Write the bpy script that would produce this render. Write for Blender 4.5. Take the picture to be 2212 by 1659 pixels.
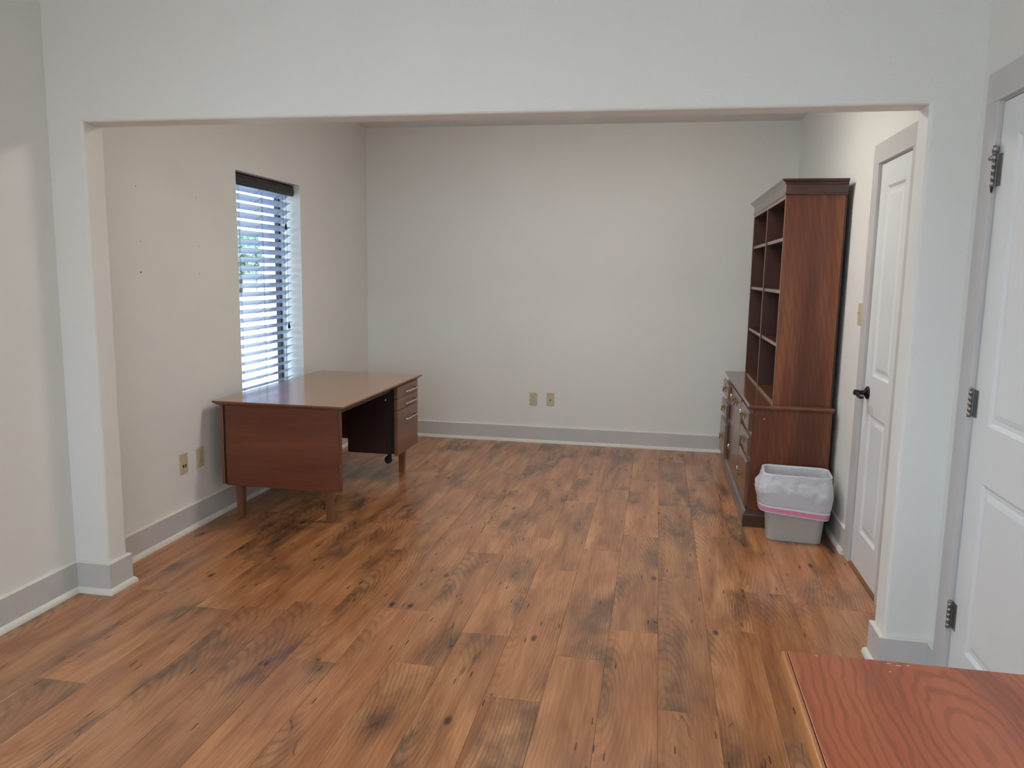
import bpy, bmesh, math, random
from mathutils import Vector, Matrix, noise

# ------------------------------------------------------------------ reset
for o in list(bpy.data.objects):
    bpy.data.objects.remove(o, do_unlink=True)
scene = bpy.context.scene
COL = scene.collection
random.seed(7)

# ------------------------------------------------------------------ dimensions (metres)
# x to the right, y into the picture, z up; y = 0 is the near face of the cased opening
W, T, D = 3.627, 0.127, 3.686           # room width, partition thickness, back wall
XL, XR, H = 0.167, 3.463, 2.078         # the wide opening
HC, HB = 2.711, 0.1415                  # ceiling, baseboard height
YN = -5.2                               # wall behind the camera

# ------------------------------------------------------------------ camera
YAW, PITCH, ROLL, FPX = 0.1835, -0.1418, 0.0165, 1679.4
CAM = Vector((2.5751, -2.9933, 1.48))
cam_data = bpy.data.cameras.new('camera')
cam_data.sensor_fit = 'HORIZONTAL'
cam_data.sensor_width = 36.0
cam_data.lens = 36.0 * FPX / 2212.0
cam_data.clip_start = 0.05
cam_data.clip_end = 300
cam = bpy.data.objects.new('camera', cam_data)
COL.objects.link(cam)
fw = Vector((-math.sin(YAW) * math.cos(PITCH), math.cos(YAW) * math.cos(PITCH), math.sin(PITCH)))
rt = Vector((math.cos(YAW), math.sin(YAW), 0))
up = rt.cross(fw)
c_, s_ = math.cos(ROLL), math.sin(ROLL)
r2 = c_ * rt + s_ * up
u2 = -s_ * rt + c_ * up
cam.matrix_world = Matrix(((r2.x, u2.x, -fw.x, CAM.x), (r2.y, u2.y, -fw.y, CAM.y),
                           (r2.z, u2.z, -fw.z, CAM.z), (0, 0, 0, 1)))
scene.camera = cam

# ------------------------------------------------------------------ sky, sun, portals, exposure
SKY_COL, SKY_STR = (0.66, 0.83, 1.0), 3.1
LAMP_COL, LAMP_FAR, LAMP_NEAR = (1.0, 0.95, 0.87), 15.0, 11.0
SUN_STR = 12.0
EXPOSURE = 0.80
world = bpy.data.worlds.new('sky')
scene.world = world
world.use_nodes = True
bg = world.node_tree.nodes['Background']
bg.inputs['Color'].default_value = (*SKY_COL, 1)
bg.inputs['Strength'].default_value = SKY_STR
sun_d = bpy.data.lights.new('sun', 'SUN')
sun_d.energy = SUN_STR
sun_d.angle = math.radians(0.6)
sun_d.color = (1.0, 0.96, 0.9)
sun = bpy.data.objects.new('sun', sun_d)
COL.objects.link(sun)
sun.rotation_euler = Vector((-0.55, -0.45, -1.0)).to_track_quat('-Z', 'Y').to_euler()

# windows: (y0, y1) on the left wall, all z 0.705..2.078; rear wall glazing (x0, x1, z0, z1)
WZ0, WZ1 = 0.600, 2.078
LEFT_WINS = [(1.497, 2.372), (-2.75, -1.45), (-4.55, -3.25)]
REAR_WINS = [(0.45, 1.75, 0.5, 2.15), (2.0, 3.3, 0.5, 2.15)]
WT = 0.20                                # outer wall thickness


def portal(loc, rot, sx, sy):
    d = bpy.data.lights.new('window_daylight', 'AREA')
    d.shape = 'RECTANGLE'
    d.size, d.size_y = sx, sy
    d.cycles.is_portal = True
    o = bpy.data.objects.new('window_daylight', d)
    COL.objects.link(o)
    o.location = loc
    o.rotation_euler = rot


for y0, y1 in LEFT_WINS:
    portal((-WT - 0.02, (y0 + y1) / 2, (WZ0 + WZ1) / 2), (0, math.radians(-90), 0), WZ1 - WZ0, y1 - y0)
for x0, x1, z0, z1 in REAR_WINS:
    portal(((x0 + x1) / 2, YN - WT - 0.02, (z0 + z1) / 2), (math.radians(90), 0, 0), x1 - x0, z1 - z0)

vs = scene.view_settings
scene.display_settings.display_device = 'sRGB'
vs.view_transform = 'Standard'
vs.look = 'None'
vs.gamma = 1.0
vs.use_curve_mapping = False
vs.exposure = EXPOSURE


# ------------------------------------------------------------------ materials
class NT:
    def __init__(self, name):
        self.m = bpy.data.materials.new(name)
        self.m.use_nodes = True
        self.t = self.m.node_tree
        self.b = self.t.nodes['Principled BSDF']

    def n(self, typ, **kw):
        nd = self.t.nodes.new(typ)
        for k, v in kw.items():
            if k.startswith('i_'):
                key = k[2:]
                nd.inputs[int(key) if key.isdigit() else key].default_value = v
            else:
                setattr(nd, k, v)
        return nd

    def l(self, a, b):
        self.t.links.new(a, b)

    def math(self, op, a, b=None, clamp=False):
        nd = self.n('ShaderNodeMath', operation=op)
        nd.use_clamp = clamp
        for i, v in enumerate((a, b)):
            if v is None:
                continue
            if isinstance(v, (int, float)):
                nd.inputs[i].default_value = v
            else:
                self.l(v, nd.inputs[i])
        return nd.outputs[0]

    def mix(self, fac, a, b, blend='MIX'):
        nd = self.n('ShaderNodeMix', data_type='RGBA', blend_type=blend)
        for idx, v in ((0, fac), (6, a), (7, b)):
            if isinstance(v, (int, float)):
                nd.inputs[idx].default_value = v
            elif isinstance(v, tuple):
                nd.inputs[idx].default_value = (*v, 1) if len(v) == 3 else v
            else:
                self.l(v, nd.inputs[idx])
        return nd.outputs[2]

    def ramp(self, fac, stops):
        nd = self.n('ShaderNodeValToRGB')
        cr = nd.color_ramp
        while len(cr.elements) < len(stops):
            cr.elements.new(0.5)
        for e, (p, c) in zip(cr.elements, stops):
            e.position = p
            e.color = (*c, 1) if isinstance(c, tuple) else (c, c, c, 1)
        self.l(fac, nd.inputs[0])
        return nd.outputs[0]

    def noise(self, vec, scale, detail=3.0, rough=0.55, dist=0.0):
        nd = self.n('ShaderNodeTexNoise', i_Scale=scale, i_Detail=detail, i_Roughness=rough, i_Distortion=dist)
        self.l(vec, nd.inputs['Vector'])
        return nd.outputs['Fac']

    def mapping(self, vec, scale=(1, 1, 1), loc=None):
        nd = self.n('ShaderNodeMapping')
        nd.inputs['Scale'].default_value = scale
        self.l(vec, nd.inputs['Vector'])
        if loc is not None:
            self.l(loc, nd.inputs['Location'])
        return nd.outputs[0]

    def bump(self, h, strength, dist=0.002):
        nd = self.n('ShaderNodeBump', i_Strength=strength, i_Distance=dist)
        self.l(h, nd.inputs['Height'])
        self.l(nd.outputs[0], self.b.inputs['Normal'])

    def set(self, **kw):
        for k, v in kw.items():
            key = k.replace('_', ' ')
            if isinstance(v, tuple) and len(v) == 3:
                v = (*v, 1)
            self.b.inputs[key].default_value = v
        return self


def plain(name, col, rough=0.5, metal=0.0, spec=0.5, noise_amt=0.06, nscale=14.0, bump=0.0, bscale=90.0):
    t = NT(name)
    t.set(Roughness=rough, Metallic=metal)
    t.b.inputs['Specular IOR Level'].default_value = spec
    co = t.n('ShaderNodeTexCoord').outputs['Object']
    f = t.noise(co, nscale, 2)
    lo = tuple(max(0, c * (1 - noise_amt)) for c in col)
    hi = tuple(min(1, c * (1 + noise_amt)) for c in col)
    t.l(t.ramp(f, [(0.3, lo), (0.7, hi)]), t.b.inputs['Base Color'])
    if bump:
        t.bump(t.noise(co, bscale, 3), bump)
    return t.m


def wall_paint(name, col, bumpy=0.18):
    t = NT(name)
    t.set(Roughness=0.55)
    t.b.inputs['Specular IOR Level'].default_value = 0.3
    geo = t.n('ShaderNodeNewGeometry').outputs['Position']
    f = t.noise(geo, 1.3, 2)
    t.l(t.ramp(f, [(0.3, tuple(c * 0.985 for c in col)), (0.7, tuple(min(1, c * 1.01) for c in col))]), t.b.inputs['Base Color'])
    h = t.ramp(t.noise(geo, 95.0, 3, 0.5), [(0.42, 0.0), (0.62, 1.0)])
    t.bump(h, bumpy, 0.0016)
    return t.m


def wood(name, dark, mid, light, axis='x', rough=0.35, grain=1.0, rings=0.0, spec=0.5, ring_off=None, seed=0.0, coat=0.0):
    """streaky wood, grain along the given object axis"""
    t = NT(name)
    t.b.inputs['Specular IOR Level'].default_value = spec
    t.b.inputs['Coat Weight'].default_value = coat
    t.b.inputs['Coat Roughness'].default_value = 0.12
    co = t.n('ShaderNodeTexCoord').outputs['Object']
    rnd = t.n('ShaderNodeObjectInfo').outputs['Random']
    off = t.n('ShaderNodeCombineXYZ')
    t.l(t.math('MULTIPLY_ADD', rnd, 17.0), off.inputs[0])
    off.inputs[1].default_value = seed
    t.l(t.math('MULTIPLY', rnd, 31.0), off.inputs[2])
    ax = {'x': 0, 'y': 1, 'z': 2}[axis]

    def sc(along, across):
        v = [across] * 3
        v[ax] = along
        return tuple(v)
    broad = t.noise(t.mapping(co, sc(0.6, 6.0), off.outputs[0]), 1.0, 3, 0.5, 0.6)
    fine = t.noise(t.mapping(co, sc(5.0, 150.0), off.outputs[0]), 1.0, 3, 0.6)
    f = t.math('ADD', t.math('MULTIPLY', broad, 0.72), t.math('MULTIPLY', fine, 0.28 * grain))
    col = t.ramp(f, [(0.30, dark), (0.48, mid), (0.66, light)])
    if rings > 0:
        wv = t.n('ShaderNodeTexWave', wave_type='RINGS', rings_direction='SPHERICAL')
        wv.inputs['Scale'].default_value = 3.2
        wv.inputs['Distortion'].default_value = 3.5
        wv.inputs['Detail'].default_value = 2.5
        wv.inputs['Detail Scale'].default_value = 1.2
        if ring_off is None:
            t.l(t.mapping(co, sc(0.7, 6.5), off.outputs[0]), wv.inputs['Vector'])
        else:
            mp = t.n('ShaderNodeMapping')
            mp.inputs['Scale'].default_value = sc(1.5, 5.0)
            mp.inputs['Location'].default_value = (ring_off, -ring_off, 0)
            t.l(co, mp.inputs['Vector'])
            wv.inputs['Scale'].default_value = 3.6
            wv.inputs['Distortion'].default_value = 7.0
            t.l(mp.outputs[0], wv.inputs['Vector'])
        line = t.ramp(wv.outputs['Fac'], [(0.55, 0.0), (0.95, 1.0)])
        fac = t.math('MULTIPLY', line, rings)
        col = t.mix(fac, col, dark)
    t.l(col, t.b.inputs['Base Color'])
    lo_r, hi_r = (max(0.285, rough * 0.9), rough * 1.15) if rough >= 0.28 else (rough * 0.9, min(0.262, rough * 1.1))
    t.l(t.ramp(fine, [(0.2, lo_r), (0.8, hi_r)]), t.b.inputs['Roughness'])
    t.bump(fine, 0.06, 0.001)
    return t.m


def floor_wood():
    t = NT('hickory_laminate')
    co = t.n('ShaderNodeTexCoord').outputs['Object']
    rnd = t.n('ShaderNodeObjectInfo').outputs['Random']
    r1 = t.math('FRACT', t.math('MULTIPLY', rnd, 37.7))
    r2_ = t.math('FRACT', t.math('MULTIPLY', rnd, 91.3))
    r3 = t.math('FRACT', t.math('MULTIPLY', rnd, 173.9))

    def vec(a, b, c):
        nd = t.n('ShaderNodeCombineXYZ')
        for i, v in enumerate((a, b, c)):
            if isinstance(v, (int, float)):
                nd.inputs[i].default_value = v
            else:
                t.l(v, nd.inputs[i])
        return nd.outputs[0]
    o = vec(t.math('MULTIPLY', r1, 23.0), t.math('MULTIPLY', r2_, 57.0), t.math('MULTIPLY', r3, 91.0))
    m = lambda sx, sy: t.mapping(co, (sx, sy, 1), o)
    # base tone: broad streaks along the board
    broad = t.noise(m(9.0, 1.1), 1.0, 4, 0.55, 0.7)
    base = t.ramp(broad, [(0.30, FL[0]), (0.48, FL[1]), (0.68, FL[2])])
    base = t.mix(t.math('MULTIPLY', r2_, 0.35), base, FL[3])
    base = t.mix(t.math('MULTIPLY', t.math('POWER', r3, 3.0), 0.35), base, FL[7])
    # cathedral growth rings, centred somewhere on each board
    ro = vec(t.math('MULTIPLY_ADD', r1, 0.9), t.math('MULTIPLY', t.math('SUBTRACT', r3, 0.5), 1.9), 0.0)
    wv = t.n('ShaderNodeTexWave', wave_type='RINGS', rings_direction='SPHERICAL')
    wv.inputs['Scale'].default_value = 3.2
    wv.inputs['Distortion'].default_value = 2.2
    wv.inputs['Detail'].default_value = 0.5
    wv.inputs['Detail Scale'].default_value = 1.1
    wv.inputs['Detail Roughness'].default_value = 0.45
    t.l(t.mapping(co, (7.5, 1.35, 0.0), ro), wv.inputs['Vector'])
    line = t.ramp(wv.outputs['Fac'], [(0.45, 0.0), (0.95, 1.0)])
    lmask = t.ramp(t.noise(m(5.0, 1.5), 1.0, 1), [(0.40, 0.0), (0.58, 1.0)])
    base = t.mix(t.math('MULTIPLY', t.math('MULTIPLY', line, lmask), 0.40), base, FL[4])
    # fine pores
    fine = t.noise(m(150.0, 6.0), 1.0, 2, 0.6)
    base = t.mix(0.55, base, t.ramp(fine, [(0.3, 0.30), (0.7, 0.72)]), 'SOFT_LIGHT')
    # weathered dark patches, longer than wide, with feathered cross-grain ends
    sm = t.noise(m(10.0, 3.2), 1.0, 4, 0.62, 0.25)
    sm2 = t.noise(m(4.2, 1.5), 1.0, 2, 0.5)
    patch = t.math('MULTIPLY', t.ramp(sm, [(0.36, 0.0), (0.64, 1.0)]), t.ramp(sm2, [(0.47, 0.0), (0.62, 1.0)]))
    base = t.mix(t.math('MULTIPLY', patch, 0.72), base, FL[5])
    # mineral cracks
    ck = t.noise(m(14.0, 1.8), 1.0, 2, 0.5, 0.5)
    crack = t.ramp(t.math('ABSOLUTE', t.math('SUBTRACT', ck, 0.5)), [(0.0, 1.0), (0.016, 0.0)])
    cmask = t.ramp(t.noise(m(7.0, 3.0), 1.0, 2), [(0.60, 0.0), (0.68, 1.0)])
    base = t.mix(t.math('MULTIPLY', t.math('MULTIPLY', crack, cmask), 0.85), base, FL[6])
    # short dark ticks
    vo = t.n('ShaderNodeTexVoronoi', feature='F1', voronoi_dimensions='2D', i_Scale=1.0)
    t.l(m(24.0, 2.6), vo.inputs['Vector'])
    sep = t.n('ShaderNodeSeparateColor')
    t.l(vo.outputs['Color'], sep.inputs[0])
    tick = t.math('MULTIPLY', t.math('LESS_THAN', vo.outputs['Distance'], 0.062), t.math('GREATER_THAN', sep.outputs[0], 0.78))
    base = t.mix(t.math('MULTIPLY', tick, 0.85), base, FL[6])
    # small knots
    vk = t.n('ShaderNodeTexVoronoi', feature='F1', voronoi_dimensions='2D', i_Scale=1.0)
    t.l(m(6.0, 2.6), vk.inputs['Vector'])
    sk = t.n('ShaderNodeSeparateColor')
    t.l(vk.outputs['Color'], sk.inputs[0])
    knot = t.math('MULTIPLY', t.ramp(vk.outputs['Distance'], [(0.03, 1.0), (0.10, 0.0)]), t.math('GREATER_THAN', sk.outputs[1], 0.87))
    base = t.mix(t.math('MULTIPLY', knot, 0.85), base, FL[6])
    t.l(base, t.b.inputs['Base Color'])
    t.l(t.ramp(t.noise(m(20.0, 5.0), 1.0, 3), [(0.3, 0.215), (0.7, 0.262)]), t.b.inputs['Roughness'])
    t.b.inputs['Specular IOR Level'].default_value = 0.85
    t.bump(fine, 0.07, 0.0007)
    return t.m


# floor palette: dark streak, mid, light, reddish shift, ring line, weathered patch, crack
FL = [(0.270, 0.102, 0.038), (0.465, 0.196, 0.078), (0.625, 0.294, 0.126), (0.46, 0.165, 0.066),
      (0.175, 0.066, 0.027), (0.066, 0.037, 0.025), (0.014, 0.008, 0.006), (0.190, 0.088, 0.046)]

M = {}
M['wall'] = wall_paint('cream_wall_paint', (0.81, 0.808, 0.775))
M['ceiling'] = wall_paint('ceiling_paint', (0.84, 0.84, 0.82), 0.4)
M['trim'] = plain('grey_trim_paint', (0.59, 0.575, 0.57), 0.38, nscale=5, noise_amt=0.03)
M['caulk'] = plain('cream_caulk', (0.80, 0.77, 0.70), 0.5, noise_amt=0.03)
M['door'] = plain('white_door_paint', (0.77, 0.79, 0.80), 0.36, nscale=4, noise_amt=0.02)
M['floor'] = floor_wood()
M['subfloor'] = plain('subfloor_underlay', (0.05, 0.03, 0.02), 0.9)
M['almond'] = plain('almond_plastic', (0.60, 0.52, 0.34), 0.35, noise_amt=0.02)
M['slot'] = plain('dark_slot', (0.012, 0.011, 0.010), 0.6)
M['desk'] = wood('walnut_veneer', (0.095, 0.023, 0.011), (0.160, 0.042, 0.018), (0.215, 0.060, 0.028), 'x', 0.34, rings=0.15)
M['desk_in'] = wood('shaded_walnut', (0.020, 0.006, 0.005), (0.030, 0.009, 0.007), (0.042, 0.013, 0.009), 'x', 0.4)  # walnut darkened to paint in the shade of the kneehole
M['desk_top'] = wood('walnut_desktop', (0.26, 0.110, 0.048), (0.38, 0.180, 0.082), (0.48, 0.235, 0.105), 'y', 0.24, rings=0.16, coat=0.6)
M['desk_edge'] = wood('walnut_edge', (0.15, 0.055, 0.025), (0.215, 0.085, 0.038), (0.27, 0.115, 0.055), 'y', 0.34)
M['desk_leg'] = wood('walnut_leg', (0.13, 0.050, 0.024), (0.19, 0.078, 0.036), (0.24, 0.105, 0.052), 'z', 0.4)
M['desk_front'] = wood('walnut_drawer_front', (0.15, 0.060, 0.030), (0.20, 0.088, 0.046), (0.25, 0.118, 0.066), 'y', 0.32)
M['desk_dark'] = plain('black_recess', (0.010, 0.009, 0.010), 0.5)
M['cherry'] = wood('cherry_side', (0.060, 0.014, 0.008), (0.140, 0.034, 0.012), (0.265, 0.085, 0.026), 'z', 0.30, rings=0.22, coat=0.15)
M['cherry_dark'] = wood('cherry_moulding', (0.035, 0.011, 0.007), (0.055, 0.017, 0.010), (0.080, 0.027, 0.014), 'y', 0.30, coat=0.7)
M['cherry_front'] = wood('cherry_front', (0.105, 0.038, 0.019), (0.165, 0.066, 0.033), (0.215, 0.095, 0.050), 'z', 0.32, coat=0.45)
M['cherry_top'] = wood('cherry_top', (0.090, 0.030, 0.014), (0.150, 0.053, 0.025), (0.205, 0.080, 0.040), 'y', 0.22, coat=0.4)
M['cherry_in'] = wood('cherry_shaded_inside', (0.030, 0.008, 0.005), (0.055, 0.015, 0.008), (0.085, 0.026, 0.012), 'z', 0.45)  # darker copy of the cherry, shade inside the hutch put into the colour
M['red_top'] = wood('red_oak_laminate', (0.210, 0.048, 0.018), (0.42, 0.106, 0.041), (0.52, 0.156, 0.066), 'y', 0.30, rings=0.45, ring_off=0.55)
M['honey_edge'] = wood('honey_oak_edge', (0.36, 0.13, 0.035), (0.47, 0.185, 0.055), (0.58, 0.26, 0.09), 'y', 0.35)
M['threshold'] = wood('threshold_oak', (0.17, 0.06, 0.025), (0.26, 0.10, 0.04), (0.34, 0.14, 0.06), 'y', 0.4)
M['brass'] = plain('antique_brass', (0.34, 0.25, 0.11), 0.32, 1.0, noise_amt=0.25, nscale=60)
M['chrome'] = plain('chrome', (0.75, 0.75, 0.76), 0.16, 1.0, noise_amt=0.02)
M['bronze'] = plain('oil_rubbed_bronze', (0.018, 0.016, 0.016), 0.32, 0.6, noise_amt=0.1)
M['nickel'] = plain('aged_nickel', (0.34, 0.33, 0.32), 0.36, 0.9, noise_amt=0.12, nscale=40)
M['black'] = plain('black_rubber', (0.012, 0.012, 0.013), 0.6)
M['slat'] = plain('glare_tinted_slat', (0.40, 0.44, 0.58), 0.28, spec=0.6, noise_amt=0.05)  # backlight glare and blue sky sheen are mixed into the slat colour
M['valance'] = plain('espresso_valance', (0.009, 0.008, 0.009), 0.38, noise_amt=0.15, nscale=30)
M['cord'] = plain('dark_cord', (0.05, 0.055, 0.085), 0.8)
M['alu'] = plain('bronze_window_frame', (0.030, 0.028, 0.030), 0.45, 0.3)
M['bin'] = plain('taupe_plastic', (0.42, 0.39, 0.36), 0.42, noise_amt=0.03)
M['pink'] = plain('pink_drawstring', (0.80, 0.27, 0.42), 0.5, noise_amt=0.06, nscale=40)
M['hem'] = plain('pale_hem', (0.74, 0.80, 0.88), 0.45, noise_amt=0.03)
M['paper'] = plain('pale_paper', (0.42, 0.44, 0.36), 0.6)
M['concrete'] = plain('grey_asphalt', (0.27, 0.29, 0.30), 0.9, noise_amt=0.08, nscale=0.6)
M['stucco'] = plain('pale_stucco', (0.66, 0.58, 0.55), 0.9, noise_amt=0.05, nscale=2)
M['roofing'] = plain('grey_roofing', (0.30, 0.31, 0.33), 0.8)
M['shade_glass'] = plain('dark_glazing', (0.30, 0.30, 0.30), 0.15)
M['leaf'] = plain('hazed_leaf', (0.26, 0.38, 0.27), 0.7, noise_amt=0.35, nscale=3)  # leaf green paled to carry the overexposed outdoor haze
M['bark'] = plain('tree_bark', (0.10, 0.07, 0.05), 0.9)
M['block'] = plain('outer_wall_render', (0.6, 0.58, 0.54), 0.9)


def film(name, col, trans, alpha=1.0, rough=0.35):
    """thin plastic film: part reflects, part lets light through"""
    t = NT(name)
    nt = t.t
    out = nt.nodes['Material Output']
    t.set(Base_Color=col, Roughness=rough)
    tr = t.n('ShaderNodeBsdfTranslucent')
    tr.inputs['Color'].default_value = (*col, 1)
    mx = t.n('ShaderNodeMixShader', i_0=trans)
    t.l(t.b.outputs[0], mx.inputs[1])
    t.l(tr.outputs[0], mx.inputs[2])
    last = mx.outputs[0]
    if alpha < 1:
        tp = t.n('ShaderNodeBsdfTransparent')
        m2 = t.n('ShaderNodeMixShader', i_0=alpha)
        t.l(tp.outputs[0], m2.inputs[1])
        t.l(last, m2.inputs[2])
        last = m2.outputs[0]
    co = t.n('ShaderNodeTexCoord').outputs['Object']
    t.bump(t.noise(co, 22.0, 4, 0.6, 2.2), 0.8, 0.008)
    t.l(last, out.inputs[0])
    return t.m


def thin_glass(name):
    t = NT(name)
    out = t.t.nodes['Material Output']
    tp = t.n('ShaderNodeBsdfTransparent')
    tp.inputs[0].default_value = (0.93, 0.97, 0.98, 1)
    gl = t.n('ShaderNodeBsdfGlossy')
    gl.inputs['Roughness'].default_value = 0.02
    lw = t.n('ShaderNodeLayerWeight', i_Blend=0.5)
    fac = t.math('MULTIPLY_ADD', t.math('POWER', lw.outputs['Facing'], 5.0), 0.6)
    fac.node.inputs[2].default_value = 0.03
    mx = t.n('ShaderNodeMixShader')
    t.l(fac, mx.inputs[0])
    t.l(tp.outputs[0], mx.inputs[1])
    t.l(gl.outputs[0], mx.inputs[2])
    t.l(mx.outputs[0], out.inputs[0])
    return t.m


M['liner'] = film('white_bin_liner', (0.88, 0.90, 0.97), 0.28, 0.92)
M['clear'] = film('clear_plastic', (0.55, 0.60, 0.58), 0.4, 0.55, 0.2)
M['glass'] = thin_glass('window_glass')

# ------------------------------------------------------------------ mesh helpers
WLOC = {}                                # world position of each object's origin (no rotations in the chain)


def link(name, bm, mat, parent=None, origin=(0, 0, 0), smooth=False, kind=None):
    """bm is in world coordinates; it is re-based onto origin"""
    o3 = Vector(origin)
    bmesh.ops.translate(bm, verts=bm.verts, vec=-o3)
    bmesh.ops.recalc_face_normals(bm, faces=bm.faces)
    me = bpy.data.meshes.new(name)
    bm.to_mesh(me)
    bm.free()
    for m in (mat if isinstance(mat, (list, tuple)) else [mat]):
        me.materials.append(M[m])
    if smooth:
        for p in me.polygons:
            p.use_smooth = True
    o = bpy.data.objects.new(name, me)
    COL.objects.link(o)
    WLOC[o] = o3
    if parent:
        o.parent = parent
        o.location = o3 - WLOC[parent]
    else:
        o.location = o3
    if kind:
        o['kind'] = kind
    return o


def empty(name, loc):
    o = bpy.data.objects.new(name, None)
    o.empty_display_size = 0.1
    COL.objects.link(o)
    o.location = loc
    WLOC[o] = Vector(loc)
    return o


def tag(o, label, cat, group=None):
    o['label'] = label
    o['category'] = cat
    if group:
        o['group'] = group
    return o


def structure(o, label=None, cat=None):
    o['kind'] = 'structure'
    if label:
        o['label'] = label
    if cat:
        o['category'] = cat
    return o


def add_box(bm, x0, x1, y0, y1, z0, z1, bev=0.0, seg=2):
    g = bmesh.ops.create_cube(bm, size=1)
    vs_ = g['verts']
    bmesh.ops.scale(bm, vec=(x1 - x0, y1 - y0, z1 - z0), verts=vs_)
    bmesh.ops.translate(bm, vec=((x0 + x1) / 2, (y0 + y1) / 2, (z0 + z1) / 2), verts=vs_)
    if bev:
        es = list({e for v in vs_ for e in v.link_edges})
        bmesh.ops.bevel(bm, geom=es, offset=bev, segments=seg, affect='EDGES', profile=0.5)


def box(name, x0, x1, y0, y1, z0, z1, mat, parent=None, bev=0.0, kind=None, seg=2):
    bm = bmesh.new()
    add_box(bm, x0, x1, y0, y1, z0, z1, bev, seg)
    return link(name, bm, mat, parent, ((x0 + x1) / 2, (y0 + y1) / 2, z0), kind=kind)


def boxes(name, lst, mat, parent=None, bev=0.0, origin=None, kind=None):
    bm = bmesh.new()
    for b in lst:
        add_box(bm, *b, bev)
    b = lst[0]
    org = origin or ((b[0] + b[1]) / 2, (b[2] + b[3]) / 2, b[4])
    return link(name, bm, mat, parent, org, kind=kind)


def add_tube(bm, pts, r, n=8, closed=False, caps=True):
    pts = [Vector(p) for p in pts]
    rs = r if isinstance(r, (list, tuple)) else [r] * len(pts)
    rings = []
    k = len(pts)
    ref = None
    for i, p in enumerate(pts):
        a = pts[(i - 1) % k] if (closed or i > 0) else p
        b = pts[(i + 1) % k] if (closed or i < k - 1) else p
        d = (b - a).normalized()
        if ref is None:
            ref = Vector((0, 0, 1)) if abs(d.z) < 0.9 else Vector((1, 0, 0))
        s = d.cross(ref)
        if s.length < 1e-4:
            s = d.cross(Vector((0, 1, 0)))
        s.normalize()
        t = s.cross(d).normalized()
        ref = t
        rings.append([bm.verts.new(p + (s * math.cos(2 * math.pi * j / n) + t * math.sin(2 * math.pi * j / n)) * rs[i]) for j in range(n)])
    for i in range(k if closed else k - 1):
        A, B = rings[i], rings[(i + 1) % k]
        for j in range(n):
            bm.faces.new((A[j], A[(j + 1) % n], B[(j + 1) % n], B[j]))
    if caps and not closed:
        bm.faces.new(rings[0][::-1])
        bm.faces.new(rings[-1])


def tube(name, pts, r, mat, parent=None, n=8, smooth=True, origin=None):
    bm = bmesh.new()
    add_tube(bm, pts, r, n)
    return link(name, bm, mat, parent, origin or pts[0], smooth)


def add_lathe(bm, c, axis, prof, n=20):
    """prof: list of (distance along axis, radius)"""
    c = Vector(c)
    a = Vector(axis).normalized()
    s = a.cross(Vector((0, 0, 1)) if abs(a.z) < 0.9 else Vector((1, 0, 0))).normalized()
    t = a.cross(s)
    rings = []
    for d, r in prof:
        rings.append([bm.verts.new(c + a * d + (s * math.cos(2 * math.pi * j / n) + t * math.sin(2 * math.pi * j / n)) * max(r, 1e-4)) for j in range(n)])
    for A, B in zip(rings, rings[1:]):
        for j in range(n):
            bm.faces.new((A[j], A[(j + 1) % n], B[(j + 1) % n], B[j]))
    bm.faces.new(rings[0][::-1])
    bm.faces.new(rings[-1])


def lathe(name, c, axis, prof, mat, parent=None, n=20, smooth=True):
    bm = bmesh.new()
    add_lathe(bm, c, axis, prof, n)
    return link(name, bm, mat, parent, c, smooth)


def sweep(name, path, prof, mat, parent=None, kind=None, smooth=False):
    """mitred sweep of prof [(out, z)] along a floor path; 'out' is to the right of travel"""
    P = [Vector((x, y)) for x, y in path]
    k = len(P)
    ms = []
    for i in range(k):
        ns = []
        if i > 0:
            d = (P[i] - P[i - 1]).normalized()
            ns.append(Vector((d.y, -d.x)))
        if i < k - 1:
            d = (P[i + 1] - P[i]).normalized()
            ns.append(Vector((d.y, -d.x)))
        if len(ns) == 1:
            ms.append(ns[0])
        else:
            b = (ns[0] + ns[1])
            ms.append(b / (b.dot(ns[0])))
    bm = bmesh.new()
    rings = [[bm.verts.new((P[i].x + ms[i].x * o, P[i].y + ms[i].y * o, z)) for o, z in prof] for i in range(k)]
    m = len(prof)
    for A, B in zip(rings, rings[1:]):
        for j in range(m):
            bm.faces.new((A[j], A[(j + 1) % m], B[(j + 1) % m], B[j]))
    bm.faces.new(rings[0][::-1])
    bm.faces.new(rings[-1])
    return link(name, bm, mat, parent, (P[0].x, P[0].y, prof[0][1]), smooth, kind)


# ------------------------------------------------------------------ the room shell
# floor: underlay plus real boards
floor = box('floor', 0, W, YN, D, -0.06, -0.0085, 'subfloor')
structure(floor, 'brown distressed wood plank floor', 'floor')
PW, PL = 0.2008, 1.22
plank_mesh = {}


def plank(x0, x1, y0, y1):
    key = (round(x1 - x0, 4), round(y1 - y0, 4))
    if key not in plank_mesh:
        bm = bmesh.new()
        g = 0.00035
        w, l = key
        add_box(bm, -w / 2 + g, w / 2 - g, -l / 2 + g, l / 2 - g, -0.008, 0.0)
        es = [e for e in bm.edges if all(v.co.z > -0.001 for v in e.verts)]
        bmesh.ops.bevel(bm, geom=es, offset=0.0007, segments=1, affect='EDGES')
        me = bpy.data.meshes.new('plank')
        bm.to_mesh(me)
        bm.free()
        me.materials.append(M['floor'])
        plank_mesh[key] = me
    o = bpy.data.objects.new('plank', plank_mesh[key])
    COL.objects.link(o)
    o.parent = floor
    o.location = Vector(((x0 + x1) / 2, (y0 + y1) / 2, 0)) - WLOC[floor]


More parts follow.
